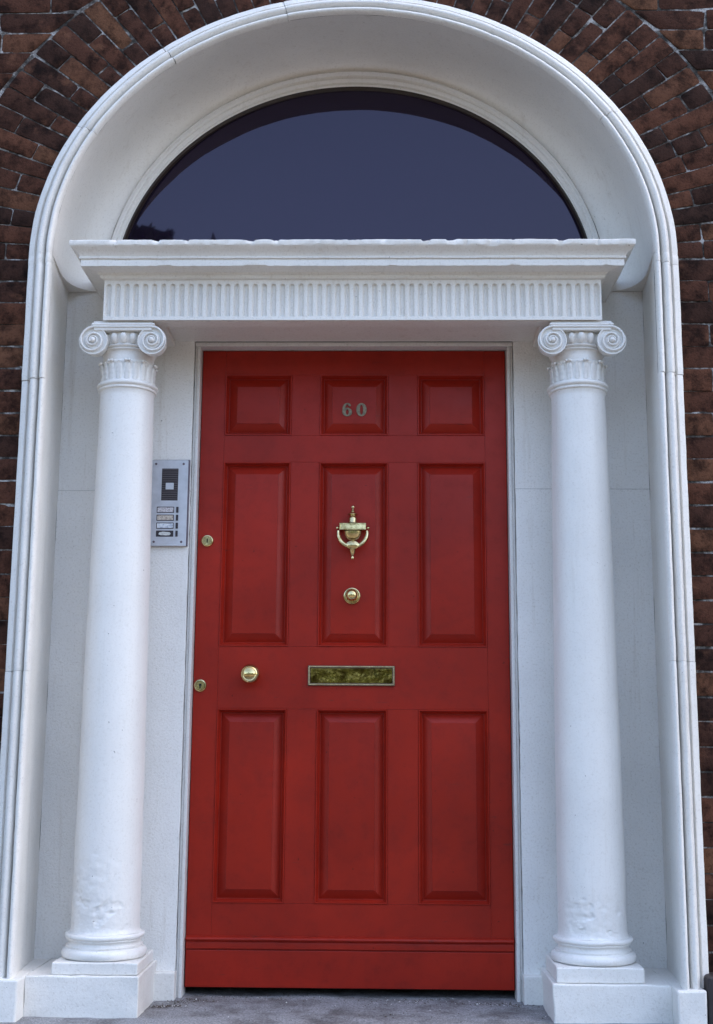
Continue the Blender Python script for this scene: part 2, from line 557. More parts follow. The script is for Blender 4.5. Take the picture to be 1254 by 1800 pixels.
# even spacing along the intrados
ts = [i * math.pi / 800 for i in range(801)]
acc = [0]
for i in range(800):
    acc.append(acc[-1] + (ring_pt(ts[i + 1], 0.1) - ring_pt(ts[i], 0.1)).length)
def t_at(s):
    s *= acc[-1]
    for i in range(800):
        if acc[i + 1] >= s:
            return lerp(ts[i], ts[i + 1], (s - acc[i]) / (acc[i + 1] - acc[i]))
    return math.pi
edges_t = [t_at(min(1, max(0, (i + (rnd.uniform(-0.04, 0.04) if 0 < i < NV else 0)) / NV))) for i in range(NV + 1)]
for i in range(NV):
    t0, t1 = edges_t[i], edges_t[i + 1]
    if i % 2 == 0:
        cuts = [0.0, 0.205 + rnd.uniform(-0.012, 0.012), RING]
    else:
        cuts = [0.0, 0.098 + rnd.uniform(-0.012, 0.012), RING]
    if rnd.random() < 0.15:
        cuts = [0.0, 0.10, 0.205, RING]
    for a, b in zip(cuts[:-1], cuts[1:]):
        p = [ring_pt(t0, a + G), ring_pt(t0, b - G), ring_pt(t1, b - G), ring_pt(t1, a + G)]
        c = sum(p, Vector((0, 0))) / 4
        # shrink across the course for the joint
        tang = (p[3] - p[0]).normalized() * G
        tang2 = (p[2] - p[1]).normalized() * G
        q = [p[0] + tang, p[1] + tang2, p[2] - tang2, p[3] - tang]
        bricks.append(([(v.x, v.y) for v in q], tint()))
# horizontal courses either side and above, cut to the ring
CH = 0.0742
def ext_x(z, d=0.008):
    h = (z - ZS) / (BO + RING + d)
    if h <= 0:
        return AO + RING + d
    if h >= 1:
        return None
    return (AO + RING + d) * math.sqrt(1 - h * h)
z = ZS
rows = []
k = 0
while z > PAVE_Z + 0.05:
    rows.append((z - CH, z, k, False)); z -= CH; k += 1
z = ZS; k = -1
while z < ZT - 0.05:
    rows.append((z, z + CH, k, True)); z += CH; k -= 1
for (z0, z1, k, above) in rows:
    for s in (-1, 1):
        if not above:
            xa = xb = AO + 0.0
        else:
            xa, xb = ext_x(z0), ext_x(z1)
            if xa is None:
                xa = xb = 0.0 if s > 0 else 0.012
            elif xb is None:
                xb = 0.02
        first = True
        x0, x1 = xa, xb
        start = min(xa, xb)
        L_ = 0.108 if (k % 2) else 0.215
        if not above:
            L_ += 0.0
        x = max(xa, xb) if above and xa is not None else xa
        e = x + L_ * rnd.uniform(0.75, 1.0) if above else x + L_ + rnd.uniform(-0.006, 0.006)
        while x0 < XW - 0.02:
            e = min(e, XW)
            zz0 = z0 + G + rnd.uniform(-0.002, 0.002); zz1 = z1 - G + rnd.uniform(-0.002, 0.002)
            q = [(s * (x0 + G), zz0), (s * (e - G), zz0), (s * (e - G), zz1), (s * (x1 + G), zz1)]
            if s < 0:
                q = [q[1], q[0], q[3], q[2]]
            bricks.append((q, tint()))
            x0 = x1 = e
            L_ = 0.215 if L_ < 0.15 else 0.108
            e = e + L_ + rnd.uniform(-0.008, 0.008)
# bricks that the picture shows are single parts; the ones outside it are one mass
SV, SF, ST = [], [], []
nb = 0
for i, (q, tn) in enumerate(bricks):
    V, F = brick_geo(q, i * 1.37, rnd)
    ax = min(abs(p[0]) for p in q); zc = sum(p[1] for p in q) / 4
    inside = ax < 1.028 + 0.0575 * zc and zc < 3.29 and zc > -0.02
    left = q[0][0] < 0
    if inside and left and zc < 0.85:
        inside = False                  # hidden outside the left edge of the picture
    if inside:
        c = Vector((sum(p[0] for p in q) / 4, YB, zc))
        o = build('brick', [v - c for v in V], F, 'brick', None, 50, tn)
        o.location = c
        wparent(o); nb += 1
    else:
        b0 = len(SV); SV += V; SF += [tuple(b0 + a for a in f) for f in F]; ST += [tn] * len(V)
o = build('outer_brickwork', SV, SF, 'brick', None, 50, ST)
o['kind'] = 'stuff'
wparent(o)
print('bricks in view', nb, 'of', len(bricks))
# the rest of the terrace front
def facade():
    V, F = [], []
    def q4(x0, x1, z0, z1, y=YB + 0.004):
        b = len(V)
        V.extend([(x0, y, z0), (x1, y, z0), (x1, y, z1), (x0, y, z1)]); F.append((b, b + 1, b + 2, b + 3))
    q4(-13, -XW, PAVE_Z - 0.2, 10); q4(XW, 13, PAVE_Z - 0.2, 10); q4(-XW, XW, ZT, 10)
    b = len(V)                          # roof and rear so that daylight falls only on the front
    V.extend([(-13, YB + 0.004, 10), (13, YB + 0.004, 10), (13, 6, 10), (-13, 6, 10), (-13, 6, -1), (13, 6, -1), (-13, YB + 0.004, -1), (13, YB + 0.004, -1)])
    F.extend([(b, b + 1, b + 2, b + 3), (b + 2, b + 3, b + 4, b + 5), (b, b + 3, b + 4, b + 6), (b + 1, b + 2, b + 5, b + 7)])
    return build('facade_wall', V, F, 'far_brickwork')
wparent(facade())
# dark painted plinth at the foot of the brickwork
for s in (-1, 1):
    x0, x1 = (1.037, XW) if s > 0 else (-XW, -1.075)
    o = box('plinth', x0, x1, YB - 0.075, YB + 0.02, PAVE_Z, 0.128, 'plinth_paint', None, 0.012, 3)
    wparent(o)

# ------------------------------------------------------------------ white stone surround
sur = thing('door_surround', (0, -0.34, STEP_Z), 'white painted stone arch surround with ribbed moulding framing the doorway', 'door surround')
def sparent(o, p=sur):
    o.parent = p
    o.matrix_parent_inverse = Matrix.Translation(sur.location).inverted()
    return o
AI, BI = 0.972, 0.852
WID = 0.084
PROF = [(1.0, -0.286), (1.0, -0.316), (0.985, -0.3235), (0.955, -0.3265), (0.90, -0.3280), (0.82, -0.3300), (0.755, -0.3320), (0.735, -0.3305), (0.722, -0.3260), (0.705, -0.3215), (0.675, -0.3210), (0.660, -0.3240),
        (0.645, -0.331), (0.615, -0.3435), (0.57, -0.3515), (0.51, -0.3562), (0.45, -0.3575), (0.39, -0.3555), (0.345, -0.3505), (0.315, -0.343), (0.300, -0.330), (0.288, -0.3260), (0.268, -0.3260),
        (0.256, -0.334), (0.235, -0.3485), (0.195, -0.3570), (0.14, -0.3615), (0.085, -0.3615), (0.04, -0.3575), (0.012, -0.350), (0.0, -0.338)]
def mould_pt(side, kind, u, s, y):
    """kind 'jamb': u is height; kind 'arch': u is the angle"""
    if kind == 'jamb':
        return Vector((side * (AI + WID * s), y, u))
    t = u
    nx, nz = math.cos(t), math.sin(t)
    return Vector(((AI + WID * s) * nx, y, ZS + (BI + (WID + 0.002) * s) * nz))
def stone(kind, side, u0, u1, n, seed):
    V = []
    rr = random.Random(seed)
    dy = rr.uniform(-0.0012, 0.0012); dr = rr.uniform(-0.0012, 0.0012)
    for j in range(n + 1):
        u = lerp(u0, u1, j / n)
        edge = 0.0016 if j in (0, n) else 0
        for s, y in PROF:
            p = mould_pt(side, kind, u, s, y)
            nn = noise.noise_vector(p * 14.0 + Vector((seed, 0, 0)))
            n2 = noise.noise_vector(p * 55.0)
            p = p + nn * 0.0009 + n2 * 0.0005
            p.y += dy + (edge if y < -0.32 else 0)
            p.x += dr
            V.append(p)
    m_ = len(PROF)
    F = grid_faces(m_, n + 1)
    F.append(tuple(range(m_))); F.append(tuple(n * m_ + i for i in range(m_)))
    return sparent(build('moulding_stone', V, F, 'stone_paint', None, 50))
gap = 0.0013
for s, cuts in ((-1, [0.097, 0.99, 1.915, 2.303]), (1, [0.088, 1.03, 1.935, 2.303])):
    for a, b in zip(cuts[:-1], cuts[1:]):
        stone('jamb', s, a + (gap / 2 if a > 0.2 else 0), b - gap / 2, int((b - a) / 0.02) + 2, rnd.random() * 50)
    # short stub between joint and springing
    stone('jamb', s, 2.303 + gap / 2, ZS, 3, rnd.random() * 50)
arch_cuts = [0, R(33), R(62), R(83.5), R(103), R(127.5), R(150.5), math.pi]
for a, b in zip(arch_cuts[:-1], arch_cuts[1:]):
    ga = gap / 2 / 0.95 if a > 0 else 0; gb = gap / 2 / 0.95 if b < math.pi else 0
    stone('arch', 1, a + ga, b - gb, 34, rnd.random() * 50)
# jamb reveals
for s in (-1, 1):
    prof = [(-0.338, AI), (-0.31, AI + 0.003), (-0.25, AI + 0.012), (-0.18, AI + 0.020), (-0.11, AI + 0.026), (-0.05, AI + 0.030), (-0.015, AI + 0.032), (0.0, AI + 0.0335)]
    V = []
    nz_ = 110
    for j in range(nz_ + 1):
        z = lerp(0.05, ZS, j / nz_)
        for y, x in prof:
            p = Vector((s * x, y, z))
            d = noise.noise(p * 7.0) * 0.0022 + noise.noise(p * 30.0) * 0.0006
            p.x += d * (1 if y > -0.33 else 0)
            V.append(p)
    sparent(build('jamb_reveal', V, grid_faces(len(prof), nz_ + 1), 'stone_paint', None, 60))
# coved arch soffit
COVE = [(-0.338, 0.972, 0.852), (-0.31, 0.974, 0.856), (-0.26, 0.979, 0.864), (-0.20, 0.984, 0.872), (-0.15, 0.986, 0.877), (-0.11, 0.983, 0.879),
        (-0.075, 0.975, 0.877), (-0.048, 0.962, 0.872), (-0.028, 0.946, 0.866), (-0.014, 0.926, 0.858), (-0.005, 0.905, 0.850), (0.0, 0.887, 0.842)]
V = []
NA = 150
for j in range(NA + 1):
    t = math.pi * j / NA
    for y, a, b in COVE:
        p = ell(a, b, t, y)
        d = noise.noise(p * 6.0) * 0.0025 + noise.noise(p * 25.0) * 0.0007
        if y > -0.33:
            p += Vector((math.cos(t), 0, math.sin(t))) * d
        V.append(p)
F = grid_faces(len(COVE), NA + 1)
nC = len(COVE)
for base, s in ((0, 1), (NA * nC, -1)):      # close the foot of the cove above each jamb
    b0 = len(V)
    V += [Vector((s * 0.887, 0.02, ZS)), Vector((s * 1.0045, 0.02, ZS)), Vector((s * 1.0045, -0.338, ZS))]
    F.append(tuple([base + i for i in range(nC)] + [b0, b0 + 1, b0 + 2]))
sparent(build('arch_soffit', V, F, 'bounce_warm_paint', None, 60))
# flat panels behind the columns, each of two stones with a fine joint
for s in (-1, 1):
    zj = 1.632 if s > 0 else 1.622
    for z0, z1, nz_ in ((STEP_Z - 0.03, zj - 0.0004, 60), (zj + 0.0004, ZS - 0.001, 26)):
        V = []
        nx_ = 16
        for j in range(nz_ + 1):
            for i in range(nx_ + 1):
                x = lerp(0.553, 1.0055, i / nx_); z = lerp(z0, z1, j / nz_)
                p = Vector((s * x, 0, z))
                amp = 0.0012 + 0.0050 * max(0, 1 - z / 0.5)
                if 0 < i < nx_:
                    p.y = noise.noise(p * 9) * amp + noise.noise(p * 34) * amp * 0.5
                elif i == 0:
                    p.x += s * noise.noise(p * 26) * 0.002
                if j in (0, nz_):
                    p.y += 0.0006
                V.append(p)
        F = grid_faces(nx_ + 1, nz_ + 1)
        b0 = len(V)                          # return into the doorway
        for j in range(nz_ + 1):
            e = V[j * (nx_ + 1)]
            V.append(Vector((e.x, 0.03, e.z)))
        F += [(j * (nx_ + 1), (j + 1) * (nx_ + 1), b0 + j + 1, b0 + j) for j in range(nz_)]
        sparent(build('jamb_panel', V, F, 'panel_paint', None, 50))
    # skirting block at the panel's foot, and the block under the moulding
    xs = sorted((s * 0.549, s * 0.66))
    sparent(box('skirting_block', xs[0], xs[1], -0.034, 0.02, STEP_Z - 0.02, 0.066, 'stone_paint', None, 0.004, 2, 0.0012, 3))
    zt = 0.099 if s < 0 else 0.089
    xs = sorted((s * 0.9515, s * 1.02))
    sparent(box('base_course', xs[0], xs[1], -0.1995, 0.01, STEP_Z - 0.02, zt - 0.001, 'stone_paint'))
    xs = sorted((s * 0.950, s * (1.075 if s < 0 else 1.034)))
    sparent(box('base_block', xs[0], xs[1], -0.374, -0.20, STEP_Z - 0.02, zt, 'stone_paint', None, 0.006, 2, 0.003, 4))

# ------------------------------------------------------------------ columns
XC, YC = 0.747, -0.160
def volute_path(s, cx, cz, r0, turns, n, y):
    pts = []
    for i in range(n + 1):
        f = i / n
        a = math.pi / 2 - s * (-1) * 0 + 0
        ang = math.pi / 2 - s * f * turns * 2 * math.pi
        r = r0 * (1 - f) ** 1.0 * 0.80 + r0 * 0.20
        pts.append((cx + r * math.cos(ang), y - 0.006 * f, cz + r * math.sin(ang)))
    return pts

def make_column(sx, label, damage):
    col = thing('column', (sx, YC, STEP_Z), label, 'column', 'columns flanking the red door')
    dz = -STEP_Z
    # everything below is in the column's own space, z from the doorstep
    s_in = 1 if sx < 0 else -1               # towards the door
    def P(z):
        return z + dz
    # pedestal and plinth
    zped = 0.099 if sx < 0 else 0.090
    xo = (-0.951 + 0.0) - sx if sx < 0 else 0.951 - sx
    xi = -0.612 - sx if sx < 0 else 0.605 - sx
    x0, x1 = sorted((xo, xi))
    box('pedestal', x0, x1, -0.142, 0.157, -0.02, P(zped), 'stone_paint', col, 0.004, 2, 0.0030, 9)
    box('plinth', -0.129, 0.129, -0.129, 0.129, P(zped) + 0.0005, P(0.135), 'stone_paint', col, 0.004, 2, 0.0016, 4)
    # attic base
    pr = [(0.119, 0.136), (0.1245, 0.1375), (0.1275, 0.142), (0.1290, 0.149), (0.1278, 0.156), (0.1245, 0.161), (0.1190, 0.164), (0.1165, 0.1645), (0.1160, 0.1672), (0.1165, 0.1675),
          (0.1165, 0.1712), (0.1120, 0.1722), (0.1082, 0.176), (0.1070, 0.1805), (0.1085, 0.1850), (0.1130, 0.1878), (0.1150, 0.1882), (0.1150, 0.1915), (0.1142, 0.1920), (0.1170, 0.1930), (0.1200, 0.1958),
          (0.1210, 0.1998), (0.1200, 0.2040), (0.1170, 0.2068), (0.1125, 0.2076), (0.1095, 0.2080), (0.1085, 0.2095)]
    def dbase(p, a, r, h):
        q = Vector((p.x * 14 + sx * 9, p.y * 14, p.z * 40))
        w = noise.noise(q) * 0.0020 + noise.noise(q * 3) * 0.0008
        return Vector((p.x * (1 + w / r), p.y * (1 + w / r), p.z + noise.noise(Vector((a * 2.3, sx, 3))) * (0.0022 if h > P(0.18) else 0.0006)))
    lathe('base', [(r, P(h)) for r, h in pr], 'column_paint', col, 96, disp=dbase, smooth=60)
    # shaft with gentle entasis and patched, lumpy plaster near its foot
    z0, z1 = 0.2085, 1.916
    prof = []
    ns = 300
    for i in range(ns + 1):
        f = (i / ns) ** 1.7
        z = lerp(z0, z1, f)
        e = (z - z0) / (z1 - z0)
        r = 0.1045 - 0.0170 * (0.25 * e + 0.75 * e ** 1.7)
        if z - z0 < 0.022:
            r += 0.0065 * (1 - math.sqrt(max(0, 1 - (1 - (z - z0) / 0.022) ** 2)))
        if z1 - z < 0.016:
            r += 0.004 * (1 - (z1 - z) / 0.016) ** 2
        prof.append((r, P(z)))
    def dshaft(p, a, r, h):
        q = Vector((math.cos(a) * 3 + sx * 7, math.sin(a) * 3, h * 9))
        w = noise.noise(q * 0.6) * 0.0007 + noise.noise(q * 3) * 0.0003
        zz = h - dz
        # patch: rough on the side facing the street
        front = max(0.0, -math.sin(a + damage[2]))
        k = max(0, min(1, (damage[1] - zz) / 0.05)) * front ** 1.5
        if k > 0:
            q2 = Vector((math.cos(a) * 2.2 + sx, math.sin(a) * 2.2, h * 20))
            rough = noise.turbulence(q2 * 2.2, 5, False) - 0.5
            edge = noise.noise(q2 * 0.75 + Vector((3, 1, 7))) + 0.35 * noise.noise(q2 * 2.6)
            flake = max(0.0, min(1.0, (edge - damage[0]) / 0.05))      # old paint lost down to the stone
            w += k * (rough * 0.0016 - 0.0019 * flake + 0.0022 * flake * rough)
        return Vector((p.x * (1 + w / r), p.y * (1 + w / r), p.z))
    lathe('shaft', prof, 'column_paint', col, 160, disp=dshaft, smooth=70)
    # ---- capital
    cap = bpy.data.objects.new('capital', None)
    link(cap, col)
    cap.location = (0, 0, 0)
    capmesh = [(0.0925, 1.9155), (0.0950, 1.9165), (0.0966, 1.9195), (0.0958, 1.9230), (0.0925, 1.9248), (0.0925, 1.9262), (0.0985, 1.9285), (0.1008, 1.9340), (0.0990, 1.9395), (0.0935, 1.9425),
               (0.0890, 1.9435), (0.0865, 1.947), (0.0858, 1.957), (0.0858, 1.990), (0.0866, 2.004), (0.0880, 2.0085), (0.0865, 2.011), (0.0840, 2.013), (0.0838, 2.028), (0.0845, 2.0425),
               (0.0865, 2.0455), (0.0905, 2.0465), (0.0920, 2.0492), (0.0905, 2.0520), (0.0880, 2.0532), (0.0900, 2.0545), (0.0945, 2.0560), (0.0962, 2.0595), (0.0945, 2.0628), (0.0905, 2.0640), (0.0900, 2.066), (0.0960, 2.075), (0.0985, 2.086), (0.0990, 2.100)]
    lathe('necking', [(r, P(h)) for r, h in capmesh], 'column_paint', cap, 96, smooth=50)
    # palm leaves round the necking, berries above them
    lv, lf = [], []
    nl_, nw_ = 9, 7
    for j in range(nl_):
        f = j / (nl_ - 1)
        wid = 0.0110 * (0.85 + 0.15 * math.sin(f * 3.1)) if f < 0.8 else 0.0110 * (1 - ((f - 0.8) / 0.2) ** 2 * 0.75)
        for i in range(nw_):
            g_ = (i / (nw_ - 1)) * 2 - 1
            rib = 0.0034 * math.exp(-(g_ / 0.22) ** 2)
            vein = 0.0030 * math.cos((f * 9 - abs(g_) * 1.6) * 2 * math.pi / 2.0)
            lv.append((g_ * wid, -(0.0865 + 0.0015 + rib + (vein if 0 < abs(g_) < 0.95 else -0.003) + 0.004 * f ** 3), P(1.946 + 0.060 * f)))
    lf = grid_faces(nw_, nl_)
    leaf0 = None
    NLF = 20
    for i in range(NLF):
        rot = Matrix.Rotation(2 * math.pi * (i + 0.5) / NLF, 4, 'Z')
        if leaf0 is None:
            leaf0 = build('leaf', lv, lf, 'column_paint', cap, 60); leaf0.matrix_local = rot
        else:
            same(leaf0, cap, rot)
    bud0 = None
    for i in range(NLF):
        for d in ((-1, 1) if i % 2 == 0 else ()):
            a = 2 * math.pi * (i + 0.5) / NLF + d * 0.058
            mloc = Matrix.Rotation(a, 4, 'Z') @ Matrix.Translation((0, -0.0945, P(2.0085)))
            if bud0 is None:
                pr_ = [(0.0056 * math.sin(math.pi * q / 8) + 1e-5, -0.0048 * math.cos(math.pi * q / 8)) for q in range(9)]
                bud0 = lathe('berry', pr_, 'column_paint', cap, 10, smooth=179, cap=False); bud0.matrix_local = mloc
            else:
                same(bud0, cap, mloc)
    # egg moulding
    egg0 = None
    NE = 20
    for i in range(NE):
        mloc = Matrix.Rotation(2 * math.pi * i / NE, 4, 'Z') @ Matrix.Translation((0, -0.0965, P(2.0815))) @ Matrix.Rotation(R(14), 4, 'X')
        if egg0 is None:
            pr_ = [(0.0118 * math.sin(math.pi * q / 12) ** 0.8 * (1.0 - 0.15 * math.cos(math.pi * q / 12)) + 1e-5, -0.019 * math.cos(math.pi * q / 12)) for q in range(13)]
            egg0 = lathe('egg', pr_, 'column_paint', cap, 14, smooth=179, cap=False); egg0.matrix_local = mloc
        else:
            same(egg0, cap, mloc)
    # scrolls
    yf = -0.113
    VZ = 2.067
    VX = 0.096
    RV = 0.0475
    for s in (-1, 1):
        # bolster running back to the wall, waisted, with its sunk face
        prb = []
        for q in range(17):
            f = q / 16
            prb.append((RV * (0.70 + 0.30 * f ** 0.6), lerp(0.045, -yf - 0.004, f)))
        prb += [(RV * 0.985, -yf), (RV * 0.93, -yf), (RV * 0.90, -yf - 0.0045), (RV * 0.62, -yf - 0.006), (RV * 0.56, -yf - 0.0015), (RV * 0.30, -yf - 0.001), (0.001, -yf)]
        v = lathe('volute', prb, 'column_paint', cap, 56, axis='Y', at=(s * VX, 0, P(VZ)), smooth=40)
        # raised spiral fillet
        pts = []
        n = 110
        for i in range(n + 1):
            f = i / n
            turns = 2.35
            ang = math.pi / 2 - s * f * turns * 2 * math.pi
            r = RV * 0.985 * math.exp(-1.62 * f)
            pts.append((s * VX + r * math.cos(ang), yf - 0.001 - 0.009 * f ** 1.3, P(VZ) + r * math.sin(ang)))
        rad = [0.0041 * (1 - 0.45 * i / n) for i in range(n + 1)]
        tube('spiral', pts, rad, 'column_paint', cap, 8)
        lathe('eye', [(0.0098, -yf - 0.004), (0.0096, -yf + 0.006), (0.0080, -yf + 0.010), (0.0045, -yf + 0.0135), (0.0005, -yf + 0.0145)], 'column_paint', cap, 20, axis='Y', at=(s * VX, 0, P(VZ)), smooth=70)
    # band joining the scrolls, with its rim
    box('scroll_band', -VX, VX, yf - 0.0005, 0.112, P(2.1010), P(2.1125), 'column_paint', cap, 0.002, 1)
    tube('band_rim', [(x * VX * 1.0, yf - 0.001, P(VZ) + RV * 0.985) for x in (-1, -0.5, 0, 0.5, 1)], 0.0041, 'column_paint', cap, 8)
    # abacus
    box('abacus', -0.104, 0.104, -0.116, 0.128, P(2.1175), P(2.1265), 'column_paint', cap, 0.0035, 2)
    box('abacus_fillet', -0.098, 0.098, -0.110, 0.122, P(2.1262), P(2.1335), 'column_paint', cap, 0.0015, 1)
    box('abacus_neck', -0.100, 0.100, -0.108, 0.12, P(2.110), P(2.118), 'column_paint', cap, 0.001, 1)
    return col
make_column(-XC, 'white scroll-capital column on the intercom side of the red door', (0.12, 0.46, 0.25))
make_column(XC, 'white scroll-capital column on the side of the door without the intercom', (0.02, 0.36, -0.15))

# ------------------------------------------------------------------ entablature
ent = thing('entablature', (0, 0, 2.133), 'white entablature over the door with fluted frieze and projecting chipped cornice', 'entablature')
def eparent(o, p=ent):
    o.parent = p
    o.matrix_parent_inverse = Matrix.Translation(ent.location).inverted()
    return o
YFZ = -0.280
FZ0, FZ1, FX = 2.1335, 2.272, 0.8125
# core behind the flutes and the lower lip with the soffit
eparent(box('frieze', -FX, FX, YFZ + 0.012, 0.0, 2.153, FZ1 + 0.0, 'stone_paint', None, 0.0))
eparent(box('soffit_lip', -FX + 0.001, FX - 0.001, YFZ + 0.0125, YFZ + 0.07, FZ0 + 0.0005, 2.1525, 'stone_paint', None, 0.002))
eparent(box('soffit_lip', -FX + 0.001, -0.62, YFZ + 0.071, -0.001, FZ0 + 0.0005, 2.1525, 'stone_paint', None, 0.002))
eparent(box('soffit_lip', 0.62, FX - 0.001, YFZ + 0.071, -0.001, FZ0 + 0.0005, 2.1525, 'stone_paint', None, 0.002))
NF = 54
cw = 2 * FX / NF
def flute_mesh(variant):
    rr = random.Random(variant)
    V, F = [], []
    zb, zt_ = FZ0 + 0.013 + rr.uniform(-0.001, 0.001), FZ1 - 0.014
    hw = cw * 0.285
    h0, h1 = FZ0, FZ1
    # slot outline, counter-clockwise
    out = []
    na = 7
    for i in range(na):
        a = math.pi * i / (na - 1)
        out.append((hw * math.cos(a), zt_ - hw + hw * math.sin(a)))
    nsd = 8
    for i in range(1, nsd):
        out.append((-hw, lerp(zt_ - hw, zb, i / nsd)))
    out.append((-hw, zb)); out.append((0, zb - 0.001)); out.append((hw, zb))
    for i in range(1, nsd):
        out.append((hw, lerp(zb, zt_ - hw, i / nsd)))
    out = [(x + rr.uniform(-0.0005, 0.0005), z + rr.uniform(-0.0006, 0.0006)) for x, z in out]
    # cell border, projected from the slot outline
    H = cw / 2
    bor = []
    for (x, z) in out:
        if z > zt_ - hw + 1e-4 and abs(x) < hw * 0.99:
            k = math.atan2(z - (zt_ - hw), x)
            tx, tz = math.cos(k), math.sin(k)
            s = min(H / max(1e-5, abs(tx)), (h1 - (zt_ - hw)) / max(1e-5, tz))
            bor.append((tx * s, zt_ - hw + tz * s))
        elif z < zb - 0.0002 and abs(x) < hw * 0.5:
            bor.append((0, h0))
        elif z < zb + 0.001:
            bor.append((math.copysign(H, x), h0))
        else:
            bor.append((math.copysign(H, x), z))
    n = len(out)
    y0, y1, y2 = YFZ, YFZ + 0.0045, YFZ + 0.0105
    c = (0, (zb + zt_) / 2)
    for (x, z) in bor: V.append((x, y0, z))
    for (x, z) in out: V.append((x * 1.10, y0 - 0.0 + 0.0003, z + (0.001 if z > zt_ - hw else 0)))
    for (x, z) in out: V.append((x * 0.92, y1, z))
    for (x, z) in out: V.append((x * 0.45, y2, z * 0.985 + c[1] * 0.015))
    for k in range(3):
        for i in range(n):
            j = (i + 1) % n
            F.append((k * n + i, k * n + j, (k + 1) * n + j, (k + 1) * n + i))
    F.append(tuple(3 * n + i for i in range(n)))
    for i in range(n):
        j = (i + 1) % n
        (xa, za), (xb, zb_) = bor[i], bor[j]
        if (abs(za - h1) < 1e-6) != (abs(zb_ - h1) < 1e-6) and za > zt_ - hw - 1e-4 and zb_ > zt_ - hw - 1e-4:
            V.append((math.copysign(H, xa + xb), y0, h1)); F.append((i, j, len(V) - 1))
    return V, F
variants = [flute_mesh(i) for i in range(6)]
vmesh = []
for i in range(NF):
    x = -FX + cw * (i + 0.5)
    k = rnd.randrange(6)
    if len(vmesh) <= k or True:
        pass
    if not any(q[0] == k for q in vmesh):
        o = build('flute', variants[k][0], variants[k][1], 'stone_paint', None, 35)
        vmesh.append((k, o))
    else:
        src = [q[1] for q in vmesh if q[0] == k][0]
        o = bpy.data.objects.new('flute', src.data); link(o)
    eparent(o)
    o.location = (x, 0, 0)
# plain fillers: ends of the frieze
for s in (-1, 1):
    xs = sorted((s * FX, s * (FX - 0.02)))
    eparent(box('frieze_end', min(xs) if s < 0 else FX - 0.0, (-FX) if s < 0 else FX + 0.003, YFZ - 0.001, 0.0, FZ0, FZ1, 'stone_paint', None, 0.0)) if False else None
# cornice: a moulded profile carried round the front and both ends
CP = [(0.000, 2.270), (0.010, 2.2735), (0.0125, 2.278), (0.0125, 2.283), (0.016, 2.284), (0.020, 2.289), (0.060, 2.2965), (0.0645, 2.2945), (0.0650, 2.298),
      (0.0650, 2.315), (0.0640, 2.3175), (0.0700, 2.3185), (0.0710, 2.3235), (0.0680, 2.3255), (0.0700, 2.329), (0.0745, 2.335), (0.0815, 2.342), (0.0905, 2.3485),
      (0.0960, 2.353), (0.0975, 2.357), (0.0975, 2.3685), (0.094, 2.3715), (0.05, 2.376), (0.0, 2.379), (-0.26, 2.392)]
def cornice():
    path = []
    def ptn(kind, f):
        return (kind, f)
    for i in range(10): path.append(('L', i / 10))
    for i in range(301): path.append(('F', i / 300))
    for i in range(1, 11): path.append(('R', i / 10))
    V = []
    for kind, f in path:
        for k, (p, z) in enumerate(CP):
            y0 = YFZ - p
            if kind == 'L':
                v = Vector((-FX - p, lerp(0.012, y0, f), z))
            elif kind == 'R':
                v = Vector((FX + p, lerp(y0, 0.012, f), z))
            else:
                v = Vector((lerp(-FX - p, FX + p, f), y0, z))
            n1 = noise.noise(v * 17); n2 = noise.noise(v * 60 + Vector((5, 0, 0)))
            # thick, chipped paint along the upper and corona edges
            if 18 <= k <= 21:
                q_ = noise.noise(Vector((v.x * 23, k * 0.15, 4.0))) + 0.4 * noise.noise(Vector((v.x * 90, k * 0.3, 1.0)))
                chip = max(0.0, min(1.0, (q_ - 0.22) / 0.10))
                v.z += n1 * 0.0012 + n2 * 0.0016 - (chip * 0.0042 if k >= 20 else 0)
                v.y += (n2 * 0.0016 + chip * 0.0045 * (0.5 + noise.noise(v * 70))) if kind == 'F' else 0
            elif 7 <= k <= 9:
                v.z += n2 * 0.0014 + max(0.0, min(1.0, (noise.noise(Vector((v.x * 19, k * 0.1, 8.0))) - 0.3) / 0.1)) * 0.0028
            else:
                v.z += n1 * 0.0010
            V.append(v)
    return build('cornice', V, grid_faces(len(CP), len(path)), 'stone_paint', None, 32)
eparent(cornice())

# ------------------------------------------------------------------ fanlight
fan = thing('fanlight', (0, 0.05, 2.38), 'half-round fanlight with dark blue reflecting glass above the cornice', 'window')
def fparent(o, p=fan):
    o.parent = p
    o.matrix_parent_inverse = Matrix.Translation(fan.location).inverted()
    return o
FR = [(0.004, 0.8865, 0.8415), (-0.008, 0.884, 0.838), (-0.012, 0.880, 0.833), (-0.009, 0.8765, 0.8295), (-0.004, 0.875, 0.828), (0.000, 0.8735, 0.8255), (0.002, 0.869, 0.818), (0.000, 0.8655, 0.812),
      (0.003, 0.8625, 0.807), (0.008, 0.860, 0.803), (0.009, 0.857, 0.798), (0.007, 0.854, 0.793), (0.010, 0.8515, 0.787), (0.022, 0.851, 0.785)]
def ring(name, prof, mat, wob=0.0):
    V = []
    n = 130
    for j in range(n + 1):
        t = math.pi * j / n
        for y, a, b in prof:
            p = ell(a, b, t, y)
            if wob and y > 0.02:
                d = noise.noise(p * 30) * wob
                p += Vector((math.cos(t), 0, math.sin(t))) * d
            V.append(p)
    return fparent(build(name, V, grid_faces(len(prof), n + 1), mat, None, 35))
ring('frame', FR, 'bounce_warm_paint', 0.0016)
ring('sash', [(0.0105, 0.856, 0.79), (0.0105, 0.8475, 0.773), (0.0115, 0.8465, 0.772), (0.065, 0.8465, 0.772)], 'dark_timber')
